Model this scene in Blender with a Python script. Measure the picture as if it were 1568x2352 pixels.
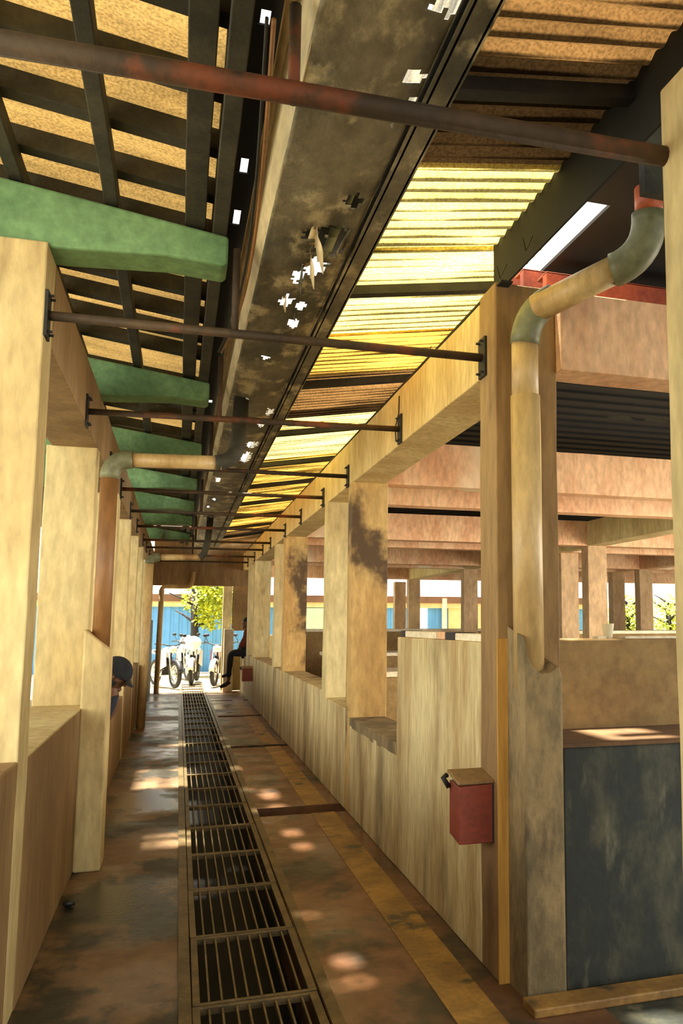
import bpy, bmesh, math, random
from mathutils import Vector, Matrix, noise as mn
random.seed(7)
S = bpy.context.scene
for o in list(bpy.data.objects): bpy.data.objects.remove(o)
C = S.collection
PI = math.pi

# ------------------------------------------------------------------ camera, sky, sun, lights, exposure
EYE = 1.5
cx_, cy_, F_, vx_, vy_ = 1040., 1206., 1925., 410., 1430.
lx, ly = (vx_-cx_)/F_, (cy_-vy_)/F_
nn = math.sqrt(1+lx*lx+ly*ly)
yaw = math.asin(-lx/nn); pit = math.atan2(-ly, 1)
fw = Vector((math.sin(yaw)*math.cos(pit), math.cos(yaw)*math.cos(pit), math.sin(pit)))
rt = Vector((math.cos(yaw), -math.sin(yaw), 0)); up = rt.cross(fw)
cam = bpy.data.cameras.new('camera'); co = bpy.data.objects.new('camera', cam); C.objects.link(co)
co.matrix_world = Matrix(((rt.x, up.x, -fw.x, 0), (rt.y, up.y, -fw.y, 0), (rt.z, up.z, -fw.z, EYE), (0, 0, 0, 1)))
cam.sensor_fit = 'VERTICAL'; cam.sensor_height = 24; cam.sensor_width = 16
cam.lens = 24*F_/2352; cam.shift_x = -(cx_-784)/2352; cam.shift_y = (cy_-1176)/2352
cam.clip_start = 0.05; cam.clip_end = 400
S.camera = co

S.view_settings.view_transform = 'Standard'; S.view_settings.look = 'None'
S.view_settings.gamma = 1; S.view_settings.use_curve_mapping = False
S.view_settings.exposure = 0.15

W = bpy.data.worlds.new('sky'); S.world = W; W.use_nodes = True
bg = W.node_tree.nodes['Background']; bg.inputs[0].default_value = (1.0, 0.97, 0.87, 1); bg.inputs[1].default_value = 2.6

def lamp(name, kind, loc, energy, color, target=None, size=None, size_y=None, angle=None):
    l = bpy.data.lights.new(name, kind); l.energy = energy; l.color = color
    if kind == 'AREA': l.shape = 'RECTANGLE'; l.size = size; l.size_y = size_y
    if angle: l.angle = angle
    o = bpy.data.objects.new(name, l); C.objects.link(o); o.location = loc
    d = Vector(target) - Vector(loc); o.rotation_euler = d.to_track_quat('-Z', 'Y').to_euler()
    return o
lamp('sun', 'SUN', (-6, 8, 20), 28.0, (1, .90, .72), target=(-6+.08*4, 8-.15*4, 16), angle=.045)
# daylight of the open yard behind and left of the camera
lamp('yard_daylight', 'AREA', (-3.4, -3.2, 2.6), 300, (1, .94, .77), target=(1.0, 6.0, 1.2), size=4.0, size_y=3.0)
lamp('hall_daylight_left', 'AREA', (-6.5, 7.0, 2.0), 420, (1, .94, .77), target=(1.0, 9.0, 1.4), size=12.0, size_y=2.4)
lamp('hall_fill_right', 'AREA', (9.5, 4.6, 1.9), 820, (1, .89, .74), target=(5.0, 12.0, 2.3), size=6.0, size_y=2.4)  # added area lamp brightening the hall beams, no opening stands there

# ------------------------------------------------------------------ materials
def lin(c): return tuple(((v/255)/12.92 if v/255 <= .04045 else ((v/255+.055)/1.055)**2.4) for v in c)
def N(nt, t, **k):
    n = nt.nodes.new(t)
    for a, b in k.items(): setattr(n, a, b)
    return n
def mat(name, c1, c2=None, rough=.8, metal=0, scale=3, stretch=(1, 1, 1), contrast=(.35, .65), stain=None, stain_scale=1.2,
        stain_lim=(.55, .65), stain_stretch=(1, 1, .35), bump=0, bump_scale=40, rvar=None, fine=.25):
    m = bpy.data.materials.new(name); m.use_nodes = True; nt = m.node_tree; b = nt.nodes['Principled BSDF']
    L = nt.links.new
    geo = N(nt, 'ShaderNodeNewGeometry')
    def noi(sc, st, det=5):
        mp = N(nt, 'ShaderNodeMapping'); mp.inputs['Scale'].default_value = st; L(geo.outputs['Position'], mp.inputs[0])
        n = N(nt, 'ShaderNodeTexNoise'); n.inputs['Scale'].default_value = sc; n.inputs['Detail'].default_value = det
        n.inputs['Roughness'].default_value = .62
        L(mp.outputs[0], n.inputs['Vector']); return n
    def mr(src, lo, hi):
        r = N(nt, 'ShaderNodeMapRange'); r.interpolation_type = 'SMOOTHSTEP'
        r.inputs[1].default_value = lo; r.inputs[2].default_value = hi; L(src, r.inputs[0]); return r.outputs[0]
    def mix(f, a, bb):
        x = N(nt, 'ShaderNodeMix', data_type='RGBA')
        if isinstance(f, float): x.inputs[0].default_value = f
        else: L(f, x.inputs[0])
        for s, v in ((6, a), (7, bb)):
            if isinstance(v, tuple): x.inputs[s].default_value = (*v, 1)
            else: L(v, x.inputs[s])
        return x.outputs[2]
    a = lin(c1); c = lin(c2 or c1)
    n1 = noi(scale, stretch)
    col = mix(mr(n1.outputs[0], *contrast), a, c)
    if fine:
        n3 = noi(scale*9, stretch, 3)
        dk = N(nt, 'ShaderNodeMapRange'); dk.inputs[1].default_value = .3; dk.inputs[2].default_value = .7
        dk.inputs[3].default_value = 1-fine; dk.inputs[4].default_value = 1+fine*.5; L(n3.outputs[0], dk.inputs[0])
        mm = N(nt, 'ShaderNodeVectorMath', operation='SCALE'); L(col, mm.inputs[0]); L(dk.outputs[0], mm.inputs['Scale']); col = mm.outputs[0]
    if stain:
        st = mr(noi(stain_scale, stain_stretch).outputs[0], *stain_lim)
        col = mix(st, col, lin(stain))
    L(col, b.inputs['Base Color']); b.inputs['Roughness'].default_value = rough; b.inputs['Metallic'].default_value = metal
    if rvar:
        r = N(nt, 'ShaderNodeMapRange'); r.inputs[1].default_value = .42; r.inputs[2].default_value = .58
        r.inputs[3].default_value = rvar[0]; r.inputs[4].default_value = rvar[1]
        L(noi(1.1, (1, 1, 1)).outputs[0], r.inputs[0]); L(r.outputs[0], b.inputs['Roughness'])
    if bump:
        bn = N(nt, 'ShaderNodeBump'); bn.inputs['Strength'].default_value = bump; bn.inputs['Distance'].default_value = .01
        L(noi(bump_scale, (1, 1, 1)).outputs[0], bn.inputs['Height']); L(bn.outputs[0], b.inputs['Normal'])
    return m
CREAM = mat('cream_plaster', (214, 198, 146), (192, 170, 118), scale=2.2, stretch=(1, 1, .3), stain=(120, 92, 52), stain_scale=3, stain_stretch=(1, 1, .18), stain_lim=(.62, .80), bump=.25)
WALLR = mat('streaked_plaster', (216, 200, 150), (176, 150, 100), scale=5, stretch=(1, 1, .16), stain=(108, 90, 58), stain_scale=2.2, stain_stretch=(1, 1, .3), stain_lim=(.46, .74), bump=.3)
WALLL = mat('shade_browned_plaster', (150, 122, 80), (128, 100, 62), scale=3, stretch=(1, 1, .2), stain=(96, 72, 40), stain_lim=(.6, .8), bump=.2)  # albedo darkened to stand for weaker light on the left corridor faces
PINK = mat('pink_plaster', (232, 190, 148), (214, 160, 118), scale=3, stretch=(1, 1, .4), stain=(224, 204, 170), stain_scale=.9, stain_lim=(.56, .70), bump=.15)
BEAM = mat('beam_plaster', (222, 198, 136), (200, 170, 108), scale=3, stretch=(1, 1, .25), stain=(150, 112, 60), stain_scale=4, stain_stretch=(1, 1, .1), stain_lim=(.66, .8), bump=.2)
GREEN = mat('green_paint', (122, 162, 112), (92, 130, 88), scale=2.5, stain=(70, 66, 44), stain_lim=(.6, .72), bump=.2)
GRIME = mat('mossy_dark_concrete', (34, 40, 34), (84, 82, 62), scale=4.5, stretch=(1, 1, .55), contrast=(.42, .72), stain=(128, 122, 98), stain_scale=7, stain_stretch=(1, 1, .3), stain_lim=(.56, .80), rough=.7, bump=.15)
MOSS = mat('weathered_concrete', (150, 128, 88), (104, 92, 64), scale=5, stretch=(1, 1, .4), stain=(62, 56, 42), stain_scale=3, stain_lim=(.55, .72), bump=.5)
OCHRE = mat('ochre_paint', (206, 160, 74), (176, 128, 52), scale=6, stretch=(1, 1, .08), stain=(224, 204, 150), stain_scale=9, stain_stretch=(1, 1, .05), stain_lim=(.6, .7))
TAN = mat('tan_plaster', (150, 122, 74), (130, 102, 60), scale=2, stain=(120, 88, 46), stain_lim=(.6, .8), bump=.2)
FLOOR = mat('red_brown_concrete_floor', (124, 86, 58), (100, 70, 48), scale=1.6, stain=(52, 46, 34), stain_scale=1.3, stain_stretch=(1, .8, 1), stain_lim=(.48, .60), rough=.5, rvar=(.22, .6), bump=.12)
FLOORL = mat('damp_concrete_floor', (122, 96, 68), (94, 72, 50), scale=1.4, stain=(44, 42, 32), stain_scale=1.7, stain_stretch=(1, .8, 1), stain_lim=(.46, .54), rough=.5, rvar=(.24, .6), bump=.12)
BORDER = mat('ochre_floor_border', (168, 128, 62), (128, 96, 48), scale=4, stain=(70, 60, 38), stain_scale=3, stain_stretch=(1, 1, 1), stain_lim=(.55, .66), rough=.55, bump=.2)
STEELD = mat('dark_steel', (44, 44, 38), (30, 30, 28), scale=8, metal=.3, rough=.65, bump=.2)
GRATE = mat('worn_grate_steel', (112, 94, 62), (80, 68, 44), scale=6, metal=.5, rough=.5, bump=.2)
RUST = mat('rusty_pipe', (78, 60, 38), (56, 44, 30), scale=3, stain=(116, 62, 34), stain_scale=2.3, stain_stretch=(1, 1, 1), stain_lim=(.56, .66), metal=.2, rough=.7, bump=.3)
GUT = mat('corroded_gutter_metal', (128, 120, 96), (70, 70, 58), scale=3, stretch=(1, .5, 1), stain=(190, 178, 142), stain_scale=7, stain_stretch=(1, .5, 1), stain_lim=(.50, .68), metal=.15, rough=.6, bump=.5)
GUTL = mat('grey_gutter_side', (226, 208, 166), (190, 174, 136), scale=3, stretch=(1, .3, 1), metal=.1, rough=.55)
PIPE = mat('aged_pvc_pipe', (208, 180, 124), (178, 146, 92), scale=3, stretch=(1, 1, .3), stain=(140, 104, 62), stain_scale=2, stain_lim=(.6, .75), rough=.45)
PIPEG = mat('green_grey_pipe_fitting', (120, 122, 88), (98, 98, 70), scale=3, rough=.5)
PIPEO = mat('orange_pipe', (206, 104, 58), (184, 86, 48), scale=3, rough=.5)
PIPEB = mat('brown_pipe', (150, 106, 58), (118, 82, 44), scale=3, stretch=(1, 1, .3), rough=.55)
WOOD = mat('dark_timber', (66, 64, 50), (44, 44, 36), scale=5, rough=.8, bump=.2)
DARKROOF = mat('blackened_roof_sheet', (26, 28, 26), (16, 18, 18), scale=3, rough=.9)
REDROOF = mat('red_painted_steel', (178, 84, 48), (140, 62, 38), scale=4, rough=.7)
REDBOX = mat('red_painted_metal', (134, 56, 36), (112, 48, 32), scale=4, stain=(110, 66, 40), stain_lim=(.6, .75), rough=.5)
WHITE = mat('white_paint', (238, 226, 196), (220, 206, 172), scale=4, rough=.6)
BLUEW = mat('blue_sheet_wall', (86, 148, 206), (78, 138, 198), scale=.8, rough=.7, fine=.08)
OLDTOP = mat('brown_stained_ledge', (112, 82, 48), (88, 64, 40), scale=3, rough=.85)
CREAMW = mat('cream_fascia', (216, 190, 140), (200, 172, 122), scale=1, rough=.7, fine=.08)
BROWNW = mat('brown_fascia', (120, 84, 60), (100, 70, 50), scale=1, rough=.7, fine=.08)
MINT = mat('pale_mint_panel', (176, 222, 180), (166, 214, 172), scale=1, rough=.6, fine=.08)
YARD = mat('pale_yard_concrete', (196, 182, 146), (170, 156, 122), scale=1, rough=.8)
LEAF = mat('yellow_green_leaf', (196, 200, 40), (150, 168, 28), scale=3, rough=.6)
BARK = mat('dark_bark', (52, 50, 50), (38, 36, 36), scale=6, rough=.9)
TYRE = mat('tyre_rubber', (34, 34, 34), rough=.8, fine=.1)
CHROME = mat('chrome', (200, 196, 190), rough=.25, metal=.9, fine=.05)
BLACKP = mat('black_plastic', (32, 32, 34), rough=.5, fine=.1)
NAVY = mat('navy_cloth', (28, 38, 56), (20, 28, 42), scale=12, rough=.95)
BLACKC = mat('black_cloth', (30, 34, 40), (22, 26, 32), scale=12, rough=.95)
DKRED = mat('dark_red_cloth', (120, 52, 38), (96, 42, 32), scale=10, rough=.95)
SKIN = mat('skin', (104, 70, 48), (90, 60, 42), scale=8, rough=.6, fine=.05)
HAIR = mat('black_hair', (20, 20, 22), rough=.7, fine=.1)
WATER = mat('shaded_trench_water', (5, 6, 6), rough=.6, fine=0)  # near-black and dull, the trench's shade is put into the water colour
WATER.node_tree.nodes['Principled BSDF'].inputs['Specular IOR Level'].default_value = .15
CLEARG = mat('cloudy_plastic_cup', (214, 204, 170), rough=.2, fine=0)
LENS = mat('lens', (230, 230, 220), rough=.1, fine=0)

def sheet_mat(name, tint, tr, ribs=.12):
    m = bpy.data.materials.new(name); m.use_nodes = True; nt = m.node_tree; L = nt.links.new
    for n in list(nt.nodes): nt.nodes.remove(n)
    out = N(nt, 'ShaderNodeOutputMaterial'); geo = N(nt, 'ShaderNodeNewGeometry')
    mp = N(nt, 'ShaderNodeMapping'); mp.inputs['Scale'].default_value = (.35, 1.6, 1); L(geo.outputs['Position'], mp.inputs[0])
    n1 = N(nt, 'ShaderNodeTexNoise'); n1.inputs['Scale'].default_value = 3; n1.inputs['Detail'].default_value = 6; L(mp.outputs[0], n1.inputs['Vector'])
    mp2 = N(nt, 'ShaderNodeMapping'); mp2.inputs['Scale'].default_value = (1, 1, 1); L(geo.outputs['Position'], mp2.inputs[0])
    n2 = N(nt, 'ShaderNodeTexNoise'); n2.inputs['Scale'].default_value = 90; n2.inputs['Detail'].default_value = 3; L(mp2.outputs[0], n2.inputs['Vector'])
    # darker bands along the corrugation valleys, made uneven by the noise
    sp = N(nt, 'ShaderNodeSeparateXYZ'); L(geo.outputs['Position'], sp.inputs[0])
    ph = N(nt, 'ShaderNodeMath', operation='MULTIPLY'); ph.inputs[1].default_value = 2*PI/.085; L(sp.outputs['Y'], ph.inputs[0])
    sn = N(nt, 'ShaderNodeMath', operation='SINE'); L(ph.outputs[0], sn.inputs[0])
    wv = N(nt, 'ShaderNodeMath', operation='MULTIPLY_ADD'); wv.inputs[1].default_value = .5; L(sn.outputs[0], wv.inputs[0])
    nz = N(nt, 'ShaderNodeMath', operation='MULTIPLY_ADD'); nz.inputs[1].default_value = 1.5; nz.inputs[2].default_value = -.28; L(n1.outputs[0], nz.inputs[0])
    L(nz.outputs[0], wv.inputs[2])
    r1 = N(nt, 'ShaderNodeMapRange'); r1.inputs[1].default_value = .3; r1.inputs[2].default_value = .7; r1.inputs[3].default_value = .45; r1.inputs[4].default_value = 1.2; L(n1.outputs[0], r1.inputs[0])
    r2 = N(nt, 'ShaderNodeMapRange'); r2.inputs[1].default_value = .35; r2.inputs[2].default_value = .6; r2.inputs[3].default_value = .62; r2.inputs[4].default_value = 1.1; L(n2.outputs[0], r2.inputs[0])
    r3 = N(nt, 'ShaderNodeMapRange'); r3.inputs[1].default_value = .05; r3.inputs[2].default_value = .28; r3.inputs[3].default_value = ribs; r3.inputs[4].default_value = 1; L(wv.outputs[0], r3.inputs[0])
    a = N(nt, 'ShaderNodeMath', operation='MULTIPLY'); L(r1.outputs[0], a.inputs[0]); L(r2.outputs[0], a.inputs[1])
    b = N(nt, 'ShaderNodeMath', operation='MULTIPLY'); L(a.outputs[0], b.inputs[0]); L(r3.outputs[0], b.inputs[1])
    v = N(nt, 'ShaderNodeVectorMath', operation='SCALE'); v.inputs[0].default_value = lin(tint); L(b.outputs[0], v.inputs['Scale'])
    tl = N(nt, 'ShaderNodeBsdfTranslucent'); L(v.outputs[0], tl.inputs[0])
    df = N(nt, 'ShaderNodeBsdfDiffuse'); L(v.outputs[0], df.inputs[0])
    mx = N(nt, 'ShaderNodeMixShader'); mx.inputs[0].default_value = tr; L(df.outputs[0], mx.inputs[1]); L(tl.outputs[0], mx.inputs[2])
    L(mx.outputs[0], out.inputs[0]); return m
YEL = sheet_mat('yellow_translucent_sheet', (255, 232, 136), .36)
YELD = sheet_mat('amber_translucent_sheet', (250, 196, 90), .22)
BRN = sheet_mat('brown_grimed_translucent_sheet', (176, 136, 84), .11)
BRND = sheet_mat('dark_grimed_translucent_sheet', (92, 72, 46), .04)

SHEETT = sheet_mat('tan_roof_sheet', (216, 180, 112), .08, 1.0)

# ------------------------------------------------------------------ mesh helpers
def link(name, bm, m, parent=None, loc=None, smooth=False, bevel=0):
    me = bpy.data.meshes.new(name); bm.normal_update(); bm.to_mesh(me); bm.free()
    if isinstance(m, (list, tuple)):
        for q in m: me.materials.append(q)
    else: me.materials.append(m)
    if smooth:
        for p in me.polygons: p.use_smooth = True
    o = bpy.data.objects.new(name, me); C.objects.link(o)
    if parent: o.parent = parent
    if loc: o.location = loc
    if bevel:
        b = o.modifiers.new('bevel', 'BEVEL'); b.width = bevel; b.segments = 2; b.limit_method = 'ANGLE'
    return o
def tag(o, label, cat, group=None, kind=None):
    o['label'] = label; o['category'] = cat
    if group: o['group'] = group
    if kind: o['kind'] = kind
    return o
def thing(name, label, cat, loc=(0, 0, 0), rz=0, group=None):
    o = bpy.data.objects.new(name, None); C.objects.link(o); o.location = loc; o.rotation_euler = (0, 0, rz)
    o.empty_display_size = .1
    return tag(o, label, cat, group)
def struct(name, bm, m, bevel=0):
    o = link(name, bm, m, bevel=bevel); o['kind'] = 'structure'; return o
def box(bm, x0, x1, y0, y1, z0, z1, mi=0):
    v = [bm.verts.new(p) for p in ((x0, y0, z0), (x1, y0, z0), (x1, y1, z0), (x0, y1, z0), (x0, y0, z1), (x1, y0, z1), (x1, y1, z1), (x0, y1, z1))]
    for f in ((0, 3, 2, 1), (4, 5, 6, 7), (0, 1, 5, 4), (1, 2, 6, 5), (2, 3, 7, 6), (3, 0, 4, 7)):
        fc = bm.faces.new([v[i] for i in f]); fc.material_index = mi
    return v
def B(*a):
    bm = bmesh.new(); box(bm, *a); return bm
def rough_box(x0, x1, y0, y1, z0, z1, step=.12, amp=.004, seed=0):
    """a cast concrete member: gridded faces with a slightly wandering surface and worn arrises"""
    bm = bmesh.new(); box(bm, x0, x1, y0, y1, z0, z1)
    for ax, (a, b) in enumerate(((x0, x1), (y0, y1), (z0, z1))):
        n = max(1, min(60, int((b-a)/step)))
        for i in range(1, n):
            p = [0, 0, 0]; p[ax] = a+(b-a)*i/n; no = [0, 0, 0]; no[ax] = 1
            bmesh.ops.bisect_plane(bm, geom=bm.verts[:]+bm.edges[:]+bm.faces[:], plane_co=p, plane_no=no)
    for v in bm.verts:
        n = mn.noise_vector(Vector(v.co)*3.1+Vector((seed, seed*.7, 0)))
        v.co += Vector((n.x*amp if abs(v.co.x-x0) < 1e-5 or abs(v.co.x-x1) < 1e-5 else 0, n.y*amp if abs(v.co.y-y0) < 1e-5 or abs(v.co.y-y1) < 1e-5 else 0, n.z*amp*.6))
    return bm
def tube(bm, pts, r, seg=12, mi=0, cap=True):
    pts = [Vector(p) for p in pts]; rr = r if isinstance(r, (list, tuple)) else [r]*len(pts)
    rings = []; prev = None
    for i, p in enumerate(pts):
        if i == 0: t = pts[1]-p
        elif i == len(pts)-1: t = p-pts[-2]
        else: t = (pts[i+1]-p).normalized()+(p-pts[i-1]).normalized()
        t.normalize()
        u = (prev - t*prev.dot(t)) if prev else (Vector((0, 0, 1)).cross(t) if abs(t.z) < .9 else Vector((1, 0, 0)).cross(t))
        u.normalize(); w = t.cross(u); prev = u
        rings.append([bm.verts.new(p+(u*math.cos(2*PI*k/seg)+w*math.sin(2*PI*k/seg))*rr[i]) for k in range(seg)])
    for a, b in zip(rings, rings[1:]):
        for k in range(seg):
            f = bm.faces.new((a[k], a[(k+1) % seg], b[(k+1) % seg], b[k])); f.material_index = mi; f.smooth = True
    if cap:
        bm.faces.new(rings[0][::-1]).material_index = mi; bm.faces.new(rings[-1]).material_index = mi
def T(pts, r, seg=12):
    bm = bmesh.new(); tube(bm, pts, r, seg); return bm
def arc(p0, c, p1, n=6):
    """quadratic bend through corner c"""
    p0, c, p1 = map(Vector, (p0, c, p1))
    return [(p0*(1-t)**2+c*2*t*(1-t)+p1*t*t) for t in [i/n for i in range(n+1)]]
def sphere(bm, c, r, sc=(1, 1, 1), seg=14, rings=9, mi=0):
    res = bmesh.ops.create_uvsphere(bm, u_segments=seg, v_segments=rings, radius=r)
    for v in res['verts']:
        v.co = Vector((v.co.x*sc[0], v.co.y*sc[1], v.co.z*sc[2]))+Vector(c)
        for f in v.link_faces: f.smooth = True; f.material_index = mi
def torus(bm, c, R, r, ax='x', seg=28, s2=8, sc=1):
    c = Vector(c); g = []
    for i in range(seg):
        a = 2*PI*i/seg; row = []
        for j in range(s2):
            b = 2*PI*j/s2; q = R+r*math.cos(b); h = r*sc*math.sin(b)
            row.append(bm.verts.new(c+Vector((h, q*math.cos(a), q*math.sin(a)))))
        g.append(row)
    for i in range(seg):
        for j in range(s2):
            f = bm.faces.new((g[i][j], g[(i+1) % seg][j], g[(i+1) % seg][(j+1) % s2], g[i][(j+1) % s2])); f.smooth = True
def copy_tree(o, parent=None):
    c = o.copy(); C.objects.link(c)
    if parent: c.parent = parent
    for ch in list(o.children): copy_tree(ch, c)
    return c

XL, XR = -.555, 1.33       # the two corridor wall planes

# ------------------------------------------------------------------ ground and floors
bm = bmesh.new(); box(bm, -30, 45, -14, 60, -.62, -.56); struct('floor', bm, DARKROOF)
# corridor floor, split round the drain trench and the cross slots
TX0, TX1 = .10, .60
bm = bmesh.new(); box(bm, -.86, TX0, -6, 19.4, -.5, 0); struct('floor', bm, FLOORL)
slots = [(6.86, 7.16), (10.62, 10.80), (14.1, 14.3), (17.0, 17.15)]
y = -6; bm = bmesh.new()
for a, b in slots: box(bm, TX1, 1.64, y, a, -.5, 0); y = b
box(bm, TX1, 1.64, y, 19.4, -.5, 0); struct('floor', bm, FLOOR)
bm = bmesh.new(); box(bm, -.9, 1.7, -6, 22, -.5, -.36); struct('floor', bm, GRIME)     # trench bed
tag(link('drain_water', B(TX0, TX1, -2, 19.4, -.36, -.33), WATER), 'still water in the drain trench, coloured near-black as shade under the floor grates', 'water', kind='stuff')
bm = bmesh.new(); y = -6
for a, b in slots: box(bm, 1.05, 1.235, y, a, 0, .004); y = b
box(bm, 1.05, 1.235, y, 17, 0, .004); struct('trim_1', bm, BORDER)
bm = bmesh.new(); box(bm, 1.64, 16, 3.9, 25, -.5, .0); struct('floor', bm, YARD)
bm = bmesh.new(); box(bm, 1.64, 16, -6, 3.9, -.5, .0); struct('floor', bm, GRIME)
bm = bmesh.new(); box(bm, -12, -.86, -6, 25, -.5, 0); struct('floor', bm, YARD)
bm = bmesh.new(); box(bm, 1.34, 3.6, 3.12, 3.24, 0, .035); struct('trim_2', bm, BORDER, bevel=.006)
bm = bmesh.new(); box(bm, -30, 45, 19.4, 60, -.5, -.02); struct('floor', bm, YARD)

# ------------------------------------------------------------------ grate panels
def grate_proto():
    t = thing('floor_grate', '', 'grate', (0, 0, 0), group='drain grates down the corridor')
    bm = bmesh.new(); Lg = .745
    for x0, x1 in ((TX0+.005, TX0+.035), (TX1-.04, TX1-.005)): box(bm, x0, x1, 0, Lg, -.028, .004)
    for y0, y1 in ((0, .02), (Lg-.02, Lg)): box(bm, TX0+.005, TX1-.005, y0, y1, -.026, .003)
    link('frame', bm, GRATE, t, bevel=.002)
    bm = bmesh.new()
    for k in range(1, 9):
        x = TX0+.02+k*(TX1-TX0-.04)/9
        sag = random.uniform(-.004, .004)
        vs = box(bm, x-.004, x+.004, .03, Lg-.03, -.026, 0)
        for v in vs: v.co.x += sag
    link('bars', bm, GRATE, t)
    return t
g0 = grate_proto(); k = 0
for k in range(27):
    g = g0 if k == 0 else copy_tree(g0)
    yy = 2.12+.757*(k-1)
    g.location = (0, yy, 0); g.rotation_euler = (0, random.uniform(-.004, .004), random.uniform(-.004, .004))
    g['label'] = ['rusted steel bar grate of the drain trench nearest the camera, cut by the frame' if k < 3 else
                  'rusted steel bar grate in the near half of the corridor drain' if k < 8 else
                  'rusted steel bar grate in the middle stretch of the corridor drain' if k < 17 else
                  'rusted steel bar grate at the bright exit end of the drain'][0]
for sx, (x0, x1, lab) in enumerate(((.052, .100, 'left'), (.602, .650, 'right'))):
    bm = rough_box(x0, x1, -2, 19.2, -.02, .010, step=.4, amp=.003, seed=sx)
    tag(link('drain_kerb', bm, GRATE), f'worn steel angle edging on the {lab} side of the drain trench', 'edging')
# small litter
bm = bmesh.new(); sphere(bm, (0, 0, .02), .03, (1, .8, .6), 8, 6)
for v in bm.verts: v.co += mn.noise_vector(v.co*40)*.01
tag(link('pebble', bm, BLACKP, loc=(-.50, 5.05, 0)), 'small dark lump lying at the foot of the left wall', 'debris')

# ------------------------------------------------------------------ columns
def column(x0, x1, y0, y1, z1, m, label, seed=0, group=None, z0=0):
    bm = rough_box(x0, x1, y0, y1, z0, z1, seed=seed)
    o = link('concrete_column', bm, m, bevel=.007)
    return tag(o, label, 'column', group)
column(XR+.012, 1.80, 1.84, 2.085, 3.12, CREAM, 'cream concrete column cut off by the right edge of the picture', 1)
A = thing('concrete_column', 'nearest full right-hand concrete column, carrying the pale downpipe and its boxed base', 'column', (1.48, 3.56, 0))
def rel(o, par): o.parent = par; o.location = -Vector(par.location); return o
rel(link('shaft', rough_box(XR, 1.63, 3.46, 3.68, 0, 3.06, seed=2), mat('browned_plaster', (158, 128, 80), (132, 102, 62), scale=3, stretch=(1, 1, .2), stain=(92, 66, 42), stain_scale=2, stain_lim=(.56, .72), bump=.3), bevel=.006), A)
rel(link('ochre_edge_band', B(XR-.004, 1.375, 3.452, 3.462, 0, 1.43), OCHRE), A)['label'] = 'ochre painted corner band streaked with white'
# boxed pipe base with a broken slanting rim
bm = bmesh.new()
prof = [(1.372, 1.44), (1.385, 1.36), (1.41, 1.315), (1.45, 1.285), (1.49, 1.29), (1.53, 1.315), (1.545, 1.27)]
fr = []; bk = []
for x, z in prof:
    n = mn.noise(Vector((x*30, 2, z*9)))*.006
    fr.append((x+(z-1.3)*.0, 3.26+n, z)); bk.append((x, 3.46, z+.05))
base_f = [bm.verts.new((p[0], p[1], 0)) for p in fr]; top_f = [bm.verts.new(p) for p in fr]
base_b = [bm.verts.new((p[0], p[1], 0)) for p in bk]; top_b = [bm.verts.new(p) for p in bk]
for i in range(len(prof)-1):
    bm.faces.new((base_f[i], base_f[i+1], top_f[i+1], top_f[i])); bm.faces.new((top_f[i], top_f[i+1], top_b[i+1], top_b[i]))
    bm.faces.new((base_b[i+1], base_b[i], top_b[i], top_b[i+1]))
bm.faces.new((base_b[0], base_f[0], top_f[0], top_b[0])); bm.faces.new((base_f[-1], base_b[-1], top_b[-1], top_f[-1]))
rel(link('pipe_casing', bm, MOSS, bevel=.006), A)['label'] = 'weathered concrete boxing round the pipe foot, broken at its rim'
pairs = [(6.77, 6.95, 'second right-hand column, brown with a dark stain low on its face, beyond the window gap'),
         (7.97, 8.17, 'slimmer-looking right-hand column standing right behind the stained brown one'),
         (11.38, 11.6, 'right-hand column with a dark rounded stain at mid height, behind the thin pale pair'),
         (12.55, 12.75, 'narrow right-hand column just beyond the one with the rounded stain'),
         (16.1, 16.35, 'pale right-hand column near the seated person, nearer of the last pair'),
         (17.15, 17.7, 'right-hand column half hiding the person seated on the wall')]
STAINC = mat('stained_column_plaster', (206, 172, 108), (180, 142, 82), scale=3, stretch=(1, 1, .3), stain=(84, 64, 40), stain_scale=1.5, stain_stretch=(1, 1, .8), stain_lim=(.54, .66), bump=.3)
for i, (a, b, lab) in enumerate(pairs):
    column(XR, 1.63 if i != 1 else 1.55, a, b, 2.66, STAINC if i in (0, 2) else CREAM, lab, 10+i)
left = [(3.58, 3.80, 'large cream column filling the left edge of the picture'),
        (5.95, 6.12, 'second left-hand cream column, with the brown downpipe beside it'),
        (8.02, 8.30, 'left-hand column just beyond the brown downpipe'),
        (10.04, 10.25, 'fourth left-hand column from the camera'),
        (11.95, 12.12, 'fifth left-hand column from the camera'),
        (13.7, 13.9, 'left-hand column behind the second, farther downpipe'),
        (16.4, 16.65, 'last left-hand column before the bright exit')]
for i, (a, b, lab) in enumerate(left):
    column(XL-.31, XL, a, b, 2.66 if i else 3.03, CREAM, lab, 20+i)
column(.93, 1.12, 19.45, 19.65, 2.5, CREAM, 'cream pillar framing the right side of the bright exit', 31)
column(.96, 1.16, 19.1, 19.4, 1.36, WHITE, 'short pale block leaning against the pillar at the exit', 32)

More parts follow.
